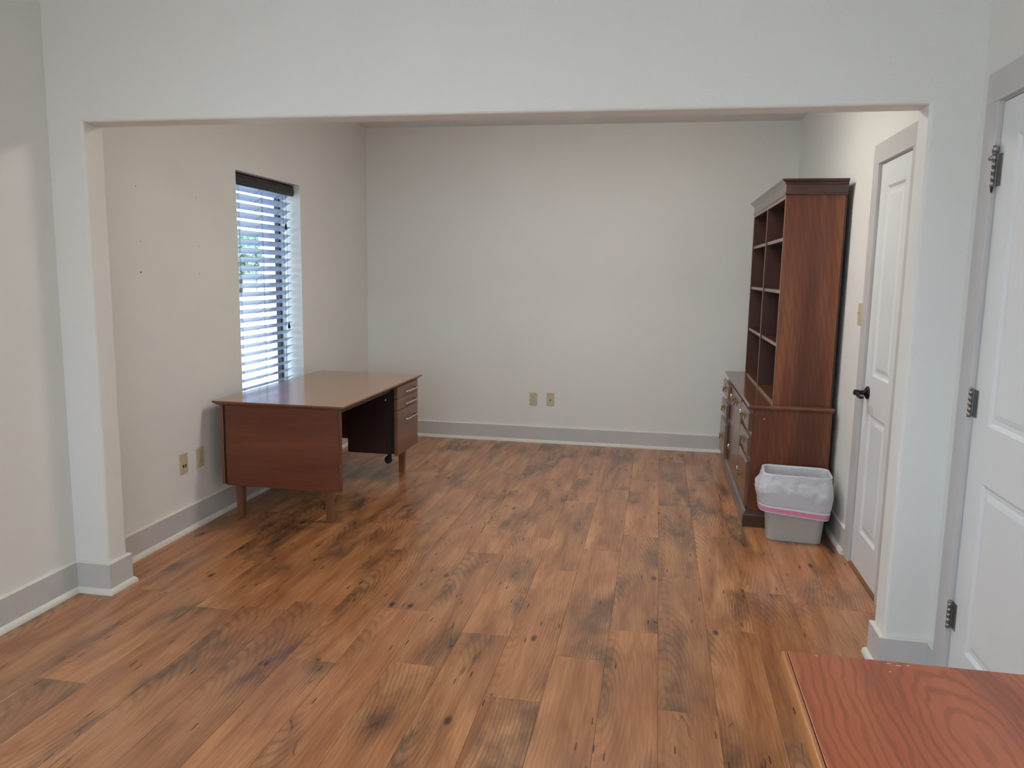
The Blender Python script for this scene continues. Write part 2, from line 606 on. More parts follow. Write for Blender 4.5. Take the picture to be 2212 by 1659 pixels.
known_end = {2.0292: -0.483, 2.2300: -0.145, 2.4308: 0.134, 2.6316: -0.445, 1.6276: -0.327, 1.8284: -0.024, 1.4268: 0.130}
rl = random.Random(11)
for k in range(-10, 9):
    xa = 2.0292 + PW * k
    xb = min(xa + PW, W)
    xa = max(xa, 0.0)
    if xb - xa < 0.03:
        continue
    e0 = known_end.get(round(2.0292 + PW * k, 4), rl.uniform(-0.6, 0.6))
    ys = [YN]
    e = e0 - PL * 10
    while e < D - 0.02:
        if e > YN + 0.02:
            ys.append(e)
        e += PL
    ys.append(D)
    for a, b in zip(ys, ys[1:]):
        plank(xa, xb, a, b)

ceiling = box('ceiling', -WT, W + WT, YN - WT, D + WT, HC, HC + 0.15, 'ceiling')
structure(ceiling, 'plain white textured ceiling', 'ceiling')

# left (outside) wall with window openings
segs = []
prev = YN - WT
for y0, y1 in sorted(LEFT_WINS):
    segs.append((-WT, 0, prev, y0, -0.06, HC))
    segs.append((-WT, 0, y0, y1, -0.06, WZ0))
    segs.append((-WT, 0, y0, y1, WZ1, HC))
    prev = y1
segs.append((-WT, 0, prev, D + WT, -0.06, HC))
wall_left = structure(boxes('wall_left', segs, 'wall', origin=(0, 0, 0)), 'cream textured wall with the window', 'wall')
for yy, zz, rr in [(0.552, 1.877, .0030), (1.067, 1.868, .0022), (0.567, 1.606, .0026), (1.077, 1.601, .0022), (0.560, 1.453, .0042), (1.073, 1.447, .0026)]:
    lathe('nail_hole', (0, yy, zz), (1, 0, 0), [(-0.001, rr), (0.0006, rr)], 'slot', wall_left, 10)

structure(box('wall_back', 0, W, D, D + WT, -0.06, HC, 'wall'), 'plain cream wall at the far end', 'wall')
prev = 0.0
segs = []
for x0, x1, z0, z1 in REAR_WINS:
    segs += [(prev, x0, YN - WT, YN, -0.06, HC), (x0, x1, YN - WT, YN, -0.06, z0), (x0, x1, YN - WT, YN, z1, HC)]
    prev = x1
segs.append((prev, W, YN - WT, YN, -0.06, HC))
structure(boxes('wall_rear', segs, 'wall', origin=(0, YN, 0)), 'cream wall behind the camera', 'wall')

# right wall with two door openings; doors: (far edge y, near edge y, top z)
D1 = (1.199, 0.685, 2.035)
D2 = (-0.187, -0.997, 2.042)
JB = 0.018                                # jamb thickness
RW = 0.13
segs = [(W, W + RW, D1[0] + JB + .003, D + WT, -0.06, HC),
        (W, W + RW, D1[1] - JB - .003, D1[0] + JB + .003, D1[2] + JB + .003, HC),
        (W, W + RW, D2[0] + JB + .003, D1[1] - JB - .003, -0.06, HC),
        (W, W + RW, D2[1] - JB - .003, D2[0] + JB + .003, D2[2] + JB + .003, HC),
        (W, W + RW, YN - WT, D2[1] - JB - .003, -0.06, HC),
        (W + RW, W + RW + 0.05, YN - WT, D + WT, -0.06, HC)]
structure(boxes('wall_right', segs, 'wall', origin=(W, 0, 0)), 'cream wall with the two white doors', 'wall')

# partition with the wide opening, bullnosed corners
bm = bmesh.new()
pts = [(0, 0), (XL, 0), (XL, H), (XR, H), (XR, 0), (W, 0), (W, HC), (0, HC)]
vsf = [bm.verts.new((x, 0, z)) for x, z in pts]
f = bm.faces.new(vsf)
ext = bmesh.ops.extrude_face_region(bm, geom=[f])
bmesh.ops.translate(bm, vec=(0, T, 0), verts=[v for v in ext['geom'] if isinstance(v, bmesh.types.BMVert)])
es = []
for e in bm.edges:
    a, b = e.verts
    if abs(a.co.y - b.co.y) < 1e-5:
        mx = sorted([(round(a.co.x, 3), round(a.co.z, 3)), (round(b.co.x, 3), round(b.co.z, 3))])
        if mx in ([(XL, 0), (XL, H)], [(XL, H), (XR, H)], [(XR, 0), (XR, H)]):
            es.append(e)
bmesh.ops.bevel(bm, geom=es, offset=0.014, segments=4, affect='EDGES', profile=0.5)
structure(link('wall_partition', bm, 'wall', origin=(0, 0, 0)), 'cream partition wall with the wide opening between the rooms', 'wall')

# baseboards: grey board, pale top edge, cream quarter-round
BT = 0.0145


def baseboard(name, path, label):
    b = sweep(name, path, [(0, 0), (BT, 0), (BT, HB - 0.002), (0, HB - 0.002)], 'trim')
    structure(b, label, 'baseboard')
    sweep('top_edge', path, [(0, HB - 0.002), (BT + 0.0004, HB - 0.002), (BT - 0.002, HB + 0.0015), (0, HB + 0.004)], 'caulk', b)
    q = [(BT, 0.0002)]
    R_, Hh = 0.0155, 0.026
    for i in range(6):
        a = math.pi / 2 * i / 5
        q.append((BT + R_ * math.cos(a), 0.0002 + Hh * math.sin(a)))
    sweep('shoe_moulding', path, q, 'caulk', b)
    return b


baseboard('baseboard_left', [(0, YN), (0, 0), (XL, 0), (XL, T), (0, T), (0, D)], 'grey baseboard with cream quarter-round along the left wall')
baseboard('baseboard_back', [(0, D), (W, D)], 'grey baseboard with cream quarter-round along the far wall')
CW = 0.098                                # casing width
C1 = (D1[0] + 0.008 + CW, D1[1] - 0.008 - CW)
C2 = (D2[0] + 0.008 + CW, D2[1] - 0.008 - CW)
baseboard('baseboard_right', [(W, D), (W, C1[0])], 'grey baseboard behind the bookcase along the right wall')
baseboard('baseboard_pier', [(W, C1[1]), (W, T), (XR, T), (XR, 0), (W, 0), (W, C2[0])], 'grey baseboard wrapping the right end of the partition')
baseboard('baseboard_near', [(W, C2[1]), (W, YN)], 'grey baseboard of the near room on the right')


# ------------------------------------------------------------------ doors
def ring_panel(name, ya, yb, z0, z1, x, parent):
    """moulded door panel facing -x, ya > yb; x is the face plane of the leaf"""
    bm = bmesh.new()
    loops = []
    for ins, dep in [(0.0, 0.0), (0.004, 0.003), (0.012, 0.009), (0.026, 0.0095), (0.034, 0.006), (0.046, 0.003)]:
        loops.append([bm.verts.new((x + dep, yy, zz)) for yy, zz in
                      ((ya - ins, z0 + ins), (yb + ins, z0 + ins), (yb + ins, z1 - ins), (ya - ins, z1 - ins))])
    for A, B in zip(loops, loops[1:]):
        for j in range(4):
            bm.faces.new((A[j], A[(j + 1) % 4], B[(j + 1) % 4], B[j]))
    bm.faces.new(loops[-1])
    bk = [bm.verts.new((x + 0.03, v.co.y, v.co.z)) for v in loops[0]]
    for j in range(4):
        bm.faces.new((loops[0][j], loops[0][(j + 1) % 4], bk[(j + 1) % 4], bk[j]))
    bm.faces.new(bk[::-1])
    return link(name, bm, 'door', parent, (x, (ya + yb) / 2, z0))


def make_door(name, dd, panels, stile, label):
    ya, yb, zt = dd
    x = W + 0.001
    d = empty(name, (x, (ya + yb) / 2, 0))
    structure(d, label, 'door')
    zb = 0.012
    frame = [(x, x + 0.035, ya - stile, ya, zb, zt), (x, x + 0.035, yb, yb + stile, zb, zt)]
    zs = [zb] + [v for p in panels for v in p] + [zt]
    for i in range(0, len(zs), 2):
        frame.append((x, x + 0.035, yb + stile, ya - stile, zs[i], zs[i + 1]))
    boxes('door_leaf', frame, 'door', d)
    for z0, z1 in panels:
        ring_panel('panel', ya - stile, yb + stile, z0, z1, x, d)
    return d


def casing(name, dd, cc, label):
    ya, yb, zt = dd
    t = empty(name, (W, (ya + yb) / 2, 0))
    structure(t, label, 'door casing')
    x0, x1 = W - 0.0155, W
    top = zt + 0.008 + CW
    box('casing_leg', x0, x1, ya + 0.008, cc[0], 0, zt + 0.008, 'trim', t, 0.0015)
    box('casing_leg', x0, x1, cc[1], yb - 0.008, 0, zt + 0.008, 'trim', t, 0.0015)
    box('casing_head', x0, x1, cc[1], cc[0], zt + 0.008, top, 'trim', t, 0.0015)
    jd = W + 0.128
    box('door_jamb', W - 0.0005, jd, ya + 0.0025, ya + 0.0025 + JB, 0, zt + 0.003, 'trim', t)
    box('door_jamb', W - 0.0005, jd, yb - 0.0025 - JB, yb - 0.0025, 0, zt + 0.003, 'trim', t)
    box('head_jamb', W - 0.0005, jd, yb - 0.0025 - JB, ya + 0.0025 + JB, zt + 0.003, zt + 0.003 + JB, 'trim', t)
    box('door_stop', W + 0.040, W + 0.075, ya - 0.012, ya + 0.0025, 0, zt, 'trim', t)
    box('door_stop', W + 0.040, W + 0.075, yb - 0.0025, yb + 0.012, 0, zt, 'trim', t)
    return t


door1 = make_door('door_1', D1, [(0.205, 0.815), (1.005, 1.922)], 0.115, 'narrow white two-panel door with dark lever beside the bookcase')
casing('trim_1', D1, C1, 'grey flat casing around the far door')
door2 = make_door('door_2', D2, [(0.245, 0.830), (1.018, 1.928)], 0.120, 'white two-panel door in the near right wall with three dark hinges')
casing('trim_2', D2, C2, 'grey flat casing around the near door')
box('threshold', W - 0.012, W + 0.10, D1[1], D1[0], 0.0005, 0.009, 'threshold', door1, 0.003)
box('threshold', W - 0.002, W + 0.10, D2[1], D2[0], 0.0005, 0.009, 'threshold', door2, 0.003)

# lever handle on door 1
ky, kz, kx = 1.128, 0.914, W + 0.001
kn = lathe('lever_handle', (kx, ky, kz), (-1, 0, 0), [(0, 0.033), (0.005, 0.033), (0.010, 0.030), (0.016, 0.018), (0.022, 0.0125), (0.045, 0.011), (0.046, 0.014), (0.066, 0.014), (0.069, 0.010)], 'bronze', door1, 24)
tube('lever', [(kx - 0.056, ky, kz), (kx - 0.057, ky - 0.025, kz - 0.004), (kx - 0.056, ky - 0.055, kz - 0.012), (kx - 0.052, ky - 0.082, kz - 0.014), (kx - 0.048, ky - 0.10, kz - 0.010)], [0.010, 0.0095, 0.008, 0.0075, 0.006], 'bronze', kn, 10)

# hinges on door 2
for i, (z0, z1) in enumerate([(1.780, 1.882), (1.028, 1.120), (0.280, 0.374)]):
    hy, hx = D2[0] + 0.001, W - 0.0135
    h = empty('hinge', (hx, hy, z0))
    h.parent = door2
    h.location = Vector((hx, hy, z0)) - WLOC[door2]
    n = 5
    for j in range(n):
        za = z0 + (z1 - z0) * j / n
        zb = z0 + (z1 - z0) * (j + 1) / n - 0.0012
        lathe('knuckle', (hx, hy, za), (0, 0, 1), [(0, 0.0066), (zb - za, 0.0066)], 'nickel', h, 14)
    lathe('pin_head', (hx, hy, z1), (0, 0, 1), [(-0.0006, 0.0072), (0.004, 0.0072), (0.006, 0.003)], 'nickel', h, 14)
    box('hinge_leaf', W - 0.0012, W + 0.0007, hy - 0.030, hy - 0.004, z0, z1, 'nickel', h)
    box('hinge_leaf', hx + 0.003, W + 0.012, hy + 0.0010, hy + 0.0022, z0, z1, 'nickel', h)
    if i == 0:   # hinge-pin door stop on the top hinge
        lathe('pin_stop', (hx, hy, z1 + 0.004), (0, 0, 1), [(0, 0.0095), (0.020, 0.0095), (0.023, 0.006)], 'nickel', h, 14)
        tube('stop_arm', [(hx - 0.002, hy + 0.004, z1 - 0.010), (hx - 0.006, hy + 0.020, z1 - 0.012)], 0.007, 'nickel', h, 10)
        lathe('stop_tip', (hx, hy, z0 - 0.001), (0, 0, -1), [(0, 0.005), (0.010, 0.004), (0.018, 0.002)], 'black', h, 12)


# ------------------------------------------------------------------ windows
def make_window(name, y0, y1, z0, z1, label):
    w = empty(name, (-0.17, (y0 + y1) / 2, z0))
    structure(w, label, 'window')
    xa, xb, fwid = -0.192, -0.158, 0.030
    box('frame_jamb', xa, xb, y0 + 0.0005, y0 + fwid, z0 + .0005, z1 - .0005, 'alu', w, 0.002)
    box('frame_jamb', xa, xb, y1 - fwid, y1 - 0.0005, z0 + .0005, z1 - .0005, 'alu', w, 0.002)
    box('frame_head', xa, xb, y0 + fwid, y1 - fwid, z1 - fwid, z1 - .0005, 'alu', w, 0.002)
    box('frame_sill', xa, xb, y0 + fwid, y1 - fwid, z0 + .0005, z0 + 0.012, 'alu', w, 0.002)
    box('glass_pane', -0.178, -0.174, y0 + fwid, y1 - fwid, z0 + 0.012, z1 - fwid, 'glass', w)
    return w


make_window('window_1', *LEFT_WINS[0], WZ0, WZ1, 'tall window with dark blinds above the desk')
for i, (a, b) in enumerate(LEFT_WINS[1:]):
    make_window('window_%d' % (i + 2), a, b, WZ0, WZ1, 'bare window in the near left wall')
for i, (x0, x1, z0, z1) in enumerate(REAR_WINS):
    w = empty('window_%d' % (i + 4), ((x0 + x1) / 2, YN - 0.17, z0))
    structure(w, 'bare window behind the camera', 'window')
    f = 0.03
    ya, yb = YN - 0.19, YN - 0.155
    box('frame_jamb', x0 + .0005, x0 + f, ya, yb, z0 + .0005, z1 - .0005, 'alu', w)
    box('frame_jamb', x1 - f, x1 - .0005, ya, yb, z0 + .0005, z1 - .0005, 'alu', w)
    box('frame_head', x0 + f, x1 - f, ya, yb, z1 - f, z1 - .0005, 'alu', w)
    box('frame_sill', x0 + f, x1 - f, ya, yb, z0 + .0005, z0 + f, 'alu', w)
    box('glass_pane', x0 + f, x1 - f, YN - 0.176, YN - 0.172, z0 + f, z1 - f, 'glass', w)

# blind
by0, by1 = LEFT_WINS[0][0] + 0.010, LEFT_WINS[0][1] - 0.012
blind = empty('window_blind', (-0.09, (by0 + by1) / 2, 2.07))
tag(blind, 'glare-lightened slatted venetian blind with a black valance in the tall window', 'blind')
vprof = [(-0.062, 2.000), (-0.050, 2.000), (-0.047, 2.004), (-0.047, 2.012), (-0.043, 2.018), (-0.043, 2.050), (-0.047, 2.056), (-0.046, 2.066), (-0.050, 2.072), (-0.062, 2.072)]
bm = bmesh.new()
ra = [bm.verts.new((x, by0, z)) for x, z in vprof]
rb = [bm.verts.new((x, by1 + 0.004, z)) for x, z in vprof]
for j in range(len(vprof)):
    k = (j + 1) % len(vprof)
    bm.faces.new((ra[j], ra[k], rb[k], rb[j]))
bm.faces.new(ra)
bm.faces.new(rb[::-1])
link('valance', bm, 'valance', blind, (-0.05, (by0 + by1) / 2, 2.0))
box('headrail', -0.125, -0.066, by0, by1, 2.032, 2.072, 'valance', blind)
sw, tilt, sx = 0.061, math.radians(31), -0.094
slat_me = None
NS = 25
pitch_ = 0.0567
ztop = 2.008 - 0.016
for i in range(NS):
    zc = ztop - pitch_ * i
    if slat_me is None:
        bm = bmesh.new()
        L = by1 - by0 - 0.006
        prof = []
        for j in range(7):
            u = -0.5 + j / 6
            crown = 0.0026 * (1 - (2 * u) ** 2)
            prof.append((u * sw, crown + 0.0012))
        for j in range(6, -1, -1):
            u = -0.5 + j / 6
            crown = 0.0026 * (1 - (2 * u) ** 2)
            prof.append((u * sw, crown - 0.0012))
        ends = []
        for yy in (-L / 2, L / 2):
            ends.append([bm.verts.new((px * math.cos(tilt) - pz * math.sin(tilt), yy, px * math.sin(tilt) + pz * math.cos(tilt))) for px, pz in prof])
        n = len(prof)
        for j in range(n):
            bm.faces.new((ends[0][j], ends[0][(j + 1) % n], ends[1][(j + 1) % n], ends[1][j]))
        bm.faces.new(ends[0][::-1])
        bm.faces.new(ends[1])
        bmesh.ops.recalc_face_normals(bm, faces=bm.faces)
        slat_me = bpy.data.meshes.new('slat')
        bm.to_mesh(slat_me)
        bm.free()
        slat_me.materials.append(M['slat'])
    o = bpy.data.objects.new('slat', slat_me)
    COL.objects.link(o)
    o.parent = blind
    o.location = Vector((sx, (by0 + by1) / 2, zc)) - WLOC[blind]
zlast = ztop - pitch_ * (NS - 1)
boxes('bottom_rail', [(sx - 0.028, sx + 0.028, by0, by1, WZ0 + 0.001, WZ0 + 0.014)], 'slat', blind, 0.003)
for yl in (1.632, 1.932, 2.232):
    dx, dz = sw / 2 * math.cos(tilt), sw / 2 * math.sin(tilt)
    bm = bmesh.new()
    for sgn in (-1, 1):
        xx = sx + sgn * (dx + 0.002)
        add_tube(bm, [(xx, yl, 2.035), (xx, yl, WZ0 + 0.012)], 0.0011, 5)
        add_tube(bm, [(xx, yl + 0.012, 2.035), (xx, yl + 0.012, WZ0 + 0.012)], 0.0009, 5)
    for i in range(NS):
        zc = ztop - pitch_ * i - 0.004
        add_tube(bm, [(sx - dx, yl, zc - dz), (sx + dx, yl, zc + dz)], 0.0010, 5)
    link('ladder_cord', bm, 'cord', blind, (sx, yl, WZ0))


def pull(yc, zend, xx=-0.048):
    c = tube('pull_cord', [(xx, yc, 2.000), (xx, yc + 0.001, zend)], 0.0011, 'cord', blind, 6)
    lathe('tassel', (xx, yc + 0.001, zend + 0.004), (0, 0, -1), [(0, 0.0025), (0.008, 0.0045), (0.022, 0.0085), (0.040, 0.0095), (0.044, 0.007)], 'black', c, 12)


pull(2.236, 1.800)
pull(2.250, 1.095)
pull(1.522, 1.165)

# ------------------------------------------------------------------ desk
dk = empty('desk', (0.455, 1.80, 0))
tag(dk, 'brown walnut office desk with one drawer pedestal standing under the window', 'desk')
tx0, tx1, ty0, ty1 = 0.058, 0.862, 1.052, 2.545
# top: slab with an undercut edge
bm = bmesh.new()
lo = []
for ins, z in [(0.022, 0.694), (0.004, 0.708), (0.0, 0.711), (0.0, 0.7185), (0.0015, 0.720)]:
    lo.append([bm.verts.new(v) for v in ((tx0 + ins, ty0 + ins, z), (tx1 - ins, ty0 + ins, z), (tx1 - ins, ty1 - ins, z), (tx0 + ins, ty1 - ins, z))])
for A, B in zip(lo, lo[1:]):
    for j in range(4):
        bm.faces.new((A[j], A[(j + 1) % 4], B[(j + 1) % 4], B[j]))
bm.faces.new(lo[0][::-1])
ftop = bm.faces.new(lo[-1])
bm.faces.index_update()
for fc in bm.faces:
    fc.material_index = 0 if fc is ftop else 1
link('desktop', bm, ['desk_top', 'desk_edge'], dk, (0.46, 1.80, 0.694))
# near end panel, modesty panel (with dark reveal), far end panel
py0, py1 = 1.088, 2.508
zb, zt = 0.212, 0.693
box('end_panel', 0.116, 0.818, py0, py0 + 0.020, zb, zt, 'desk', dk, 0.0012)
box('panel_lip', 0.8182, 0.828, py0 + 0.001, py0 + 0.030, zb + 0.001, zt, 'desk', dk, 0.001)
box('corner_strip', 0.103, 0.1155, py0 + 0.012, py0 + 0.03, zb + 0.002, zt, 'desk_dark', dk)
box('modesty_panel', 0.086, 0.1025, py0 + 0.001, py1, zb + 0.004, zt, 'desk_leg', dk, 0.001)
box('end_panel', 0.116, 0.800, py1 - 0.020, py1, zb, zt, 'desk', dk, 0.0012)
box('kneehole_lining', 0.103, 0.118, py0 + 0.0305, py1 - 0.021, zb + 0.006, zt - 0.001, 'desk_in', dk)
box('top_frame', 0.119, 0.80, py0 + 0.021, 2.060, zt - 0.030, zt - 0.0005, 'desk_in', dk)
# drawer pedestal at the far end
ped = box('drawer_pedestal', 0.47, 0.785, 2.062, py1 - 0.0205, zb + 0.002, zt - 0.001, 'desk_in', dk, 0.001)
box('pedestal_reveal', 0.7855, 0.815, 2.068, py1 - 0.022, zb + 0.004, zt - 0.002, 'desk_dark', ped)
for z0, z1, hz in [(0.607, 0.689, (0.641,)), (0.527, 0.6055, (0.556,)), (0.206, 0.522, (0.442,))]:
    dr = box('drawer_front', 0.8155, 0.838, 2.052, 2.512, z0, z1, 'desk_front', dk, 0.0012)
    for h in hz:
        hp = [(0.8375, 2.205, h), (0.858, 2.213, h - 0.001), (0.8605, 2.222, h - 0.001), (0.8605, 2.415, h - 0.001), (0.858, 2.424, h - 0.001), (0.8375, 2.432, h)]
        bm = bmesh.new()
        add_tube(bm, hp, 0.0048, 8)
        link('pull_handle', bm, 'chrome', dr, (0.8375, 2.32, h), True)
lathe('lock', (0.745, 2.0622, 0.596), (0, -1, 0), [(0, 0.009), (0.003, 0.009), (0.0035, 0.005)], 'chrome', ped, 16)
cs = box('caster_fork', 0.752, 0.776, 2.085, 2.105, 0.176, zb + 0.002, 'black', ped)
lathe('caster_wheel', (0.757, 2.074, 0.170), (0.25, 1, 0), [(0, 0.022), (0.003, 0.027), (0.018, 0.027), (0.021, 0.022)], 'black', cs, 18)


def leg(cx, cy, w=0.047):
    bm = bmesh.new()
    t, b = w / 2, w / 2 - 0.005
    A = [bm.verts.new((cx + sx_ * b, cy + sy_ * b, 0.0)) for sx_, sy_ in ((-1, -1), (1, -1), (1, 1), (-1, 1))]
    B = [bm.verts.new((cx + sx_ * t, cy + sy_ * t, zb)) for sx_, sy_ in ((-1, -1), (1, -1), (1, 1), (-1, 1))]
    for j in range(4):
        bm.faces.new((A[j], A[(j + 1) % 4], B[(j + 1) % 4], B[j]))
    bm.faces.new(A[::-1])
    bm.faces.new(B)
    bmesh.ops.bevel(bm, geom=list(bm.edges), offset=0.002, segments=1, affect='EDGES')
    link('leg', bm, 'desk_leg', dk, (cx, cy, 0))


for cx, cy in [(0.718, 1.186), (0.152, 1.180), (0.755, 2.395), (0.175, 2.395)]:
    leg(cx, cy)
box('leg_rail', 0.25, 0.62, 1.165, 1.185, zb - 0.022, zb - 0.0003, 'desk_leg', dk)

# ------------------------------------------------------------------ credenza
FX = 3.132                                # drawer face plane
ya, yb = 1.700, 3.345
cr = empty('credenza', (3.37, (ya + yb) / 2, 0))
tag(cr, 'cherry wood credenza with brass pulls standing against the right wall', 'credenza')
body = box('body', 3.152, 3.592, ya, yb, 0.090, 0.705, 'cherry', cr, 0.002)
box('face_frame', 3.1494, 3.1518, ya + 0.004, yb - 0.004, 0.092, 0.703, 'cherry_dark', cr)
# plinth with a moulded top
pl = [(0.0, 0.0), (0.024, 0.0), (0.024, 0.070), (0.021, 0.080), (0.012, 0.090), (0.006, 0.097), (0.0, 0.099)]
sweep('plinth', [(3.594, yb), (3.146, yb), (3.146, ya), (3.594, ya)][::-1] if False else [(3.594, ya), (3.146, ya), (3.146, yb), (3.594, yb)], [(-o, z) for o, z in pl], 'cherry_dark', cr)
# moulded top
prof_t = [(0.004, 0.705), (0.010, 0.708), (0.014, 0.713), (0.020, 0.716), (0.024, 0.722), (0.024, 0.728), (0.020, 0.734), (0.016, 0.735)]
bm = bmesh.new()
loops = []
for o, z in prof_t:
    x0, x1 = 3.146 - o, 3.594 + min(o, 0.004)
    loops.append([bm.verts.new(v) for v in ((x0, ya - o, z), (x1, ya - o, z), (x1, yb + o, z), (x0, yb + o, z))])
for A, B in zip(loops, loops[1:]):
    for j in range(4):
        bm.faces.new((A[j], A[(j + 1) % 4], B[(j + 1) % 4], B[j]))
bm.faces.new(loops[0][::-1])
bm.faces.new(loops[-1])
link('credenza_top', bm, 'cherry_top', cr, (3.37, (ya + yb) / 2, 0.705))


def bail_pull(x, y, z, parent, s=1.0):
    """antique brass bail pull on a face looking to -x"""
    bp = bmesh.new()
    # scalloped backplate
    out = []
    n = 28
    for i in range(n):
        a = 2 * math.pi * i / n
        r = 1.0 + 0.22 * math.cos(4 * a) - 0.10 * math.cos(2 * a)
        out.append((0.040 * s * r * math.cos(a) * 0.95, 0.021 * s * r * math.sin(a)))
    A = [bp.verts.new((x, y + u, z + v)) for u, v in out]
    B = [bp.verts.new((x - 0.0025, y + u * 0.94, z + v * 0.94)) for u, v in out]
    for i in range(n):
        bp.faces.new((A[i], A[(i + 1) % n], B[(i + 1) % n], B[i]))
    bp.faces.new(A[::-1])
    bp.faces.new(B)
    plate = link('backplate', bp, 'brass', parent, (x, y, z))
    for sg in (-1, 1):
        lathe('post', (x - 0.002, y + sg * 0.028 * s, z + 0.006 * s), (-1, 0, 0), [(0, 0.0055), (0.004, 0.004), (0.012, 0.004), (0.014, 0.006), (0.018, 0.005)], 'brass', plate, 10)
    arc = []
    for i in range(11):
        a = math.pi * i / 10
        arc.append((x - 0.014 - 0.006 * math.sin(a), y + 0.028 * s * math.cos(a), z + 0.006 * s - 0.026 * s * math.sin(a)))
    bm2 = bmesh.new()
    add_tube(bm2, arc, [0.0022 + 0.0014 * math.sin(math.pi * i / 10) for i in range(11)], 8)
    link('bail', bm2, 'brass', plate, (x - 0.014, y, z), True)


def cred_front(name, y0, y1, z0, z1, x, pulls, back=3.1492):
    """lipped drawer front or door; the box behind it runs back into the carcass"""
    bm = bmesh.new()
    lo = []
    for ins, xx in [(0.0, x + 0.017), (0.0, x + 0.007), (0.004, x + 0.004), (0.006, x + 0.004), (0.013, x), (0.014, x)]:
        lo.append([bm.verts.new((xx, yy, zz)) for yy, zz in ((y0 + ins, z0 + ins), (y1 - ins, z0 + ins), (y1 - ins, z1 - ins), (y0 + ins, z1 - ins))])
    for A, B in zip(lo, lo[1:]):
        for j in range(4):
            bm.faces.new((A[j], A[(j + 1) % 4], B[(j + 1) % 4], B[j]))
    bm.faces.new(lo[0][::-1])
    bm.faces.new(lo[-1])
    o = link(name, bm, 'cherry_front', cr, (x, (y0 + y1) / 2, z0))
    if x + 0.0172 < back - 0.002:
        box('drawer_box', x + 0.0172, back, y0 + 0.012, y1 - 0.012, z0 + 0.012, z1 - 0.012, 'cherry_dark', o)
    for py, pz in pulls:
        bail_pull(x, py, pz, o)
    return o


rows = [(0.568, 0.682), (0.418, 0.535), (0.112, 0.388)]
hz = [0.628, 0.480, 0.262]
n0, n1 = 1.735, 2.190
f0, f1 = 2.895, 3.325
for (z0, z1), zz in zip(rows, hz):
    cred_front('drawer', n0, n1, z0, z1, FX, [((n0 + n1) / 2, zz)])
for (z0, z1), zz, xx in zip(rows, hz, (3.1105, 3.1060, 3.1025)):
    cred_front('drawer', f0, f1, z0, z1, xx, [((f0 + f1) / 2, zz)])
dm = (n1 + f0) / 2
for y0, y1, py in [(n1 + 0.010, dm - 0.002, dm - 0.065), (dm + 0.002, f0 - 0.010, dm + 0.065)]:
    bm = bmesh.new()
    add_box(bm, 3.132, 3.149, y0, y1, 0.112, 0.690, 0.002)
    d_ = link('door', bm, 'cherry_front', cr, (3.13, (y0 + y1) / 2, 0.112))
    bail_pull(3.132, py, 0.625, d_)
    yh = y1 if y0 > dm else y0
    for zz in (0.20, 0.58):
        lathe('door_hinge', (3.131, yh, zz), (0, 0, 1), [(0, 0.0042), (0.045, 0.0042)], 'chrome', d_, 10)
lathe('screw_head', (3.215, ya - 0.0004, 0.655), (0, -1, 0), [(0, 0.0035), (0.001, 0.0035)], 'caulk', body, 10)

# ------------------------------------------------------------------ hutch on the credenza
hy0, hy1 = 1.742, 3.270
hx0, hx1 = 3.266, 3.594
z0, z1 = 0.7355, 1.945
hu = empty('bookcase_hutch', (3.43, (hy0 + hy1) / 2, z0))
tag(hu, 'tall open cherry bookcase hutch standing on the credenza', 'bookcase')
sp = 0.019
box('side_panel', hx0, hx1 - 0.010, hy0, hy0 + sp, z0, z1, 'cherry', hu, 0.001)
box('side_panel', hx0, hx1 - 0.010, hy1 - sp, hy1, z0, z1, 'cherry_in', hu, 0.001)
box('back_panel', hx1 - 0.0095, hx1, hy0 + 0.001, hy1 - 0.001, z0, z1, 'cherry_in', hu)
box('bottom_panel', hx0 + 0.002, hx1 - 0.010, hy0 + sp + .0003, hy1 - sp - .0003, z0, z0 + 0.014, 'cherry_top', hu)
md = (hy0 + hy1) / 2
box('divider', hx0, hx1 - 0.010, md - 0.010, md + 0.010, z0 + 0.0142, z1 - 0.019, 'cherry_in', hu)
box('face_edge', hx0 - 0.003, hx0 - 0.0002, md - 0.010, md + 0.010, z0 + 0.001, z1 - 0.022, 'cherry_front', hu)
box('face_edge', hx0 - 0.003, hx0 - 0.0002, hy0, hy0 + 0.020, z0 + 0.001, z1, 'cherry_front', hu)
box('face_edge', hx0 - 0.003, hx0 - 0.0002, hy1 - 0.020, hy1, z0 + 0.001, z1, 'cherry_front', hu)
box('top_rail', hx0 - 0.003, hx0 + 0.015, hy0 + 0.0203, hy1 - 0.0203, z1 - 0.022, z1 - 0.0003, 'cherry_front', hu)
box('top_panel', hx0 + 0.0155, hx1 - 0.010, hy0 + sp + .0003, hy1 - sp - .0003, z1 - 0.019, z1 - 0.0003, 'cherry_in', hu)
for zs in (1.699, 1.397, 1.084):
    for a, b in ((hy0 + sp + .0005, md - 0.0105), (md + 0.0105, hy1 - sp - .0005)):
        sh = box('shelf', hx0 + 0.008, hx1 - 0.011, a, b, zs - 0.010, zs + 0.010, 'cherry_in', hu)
        box('shelf_edge', hx0 + 0.004, hx0 + 0.0078, a, b, zs - 0.010, zs + 0.010, 'cherry_front', sh)
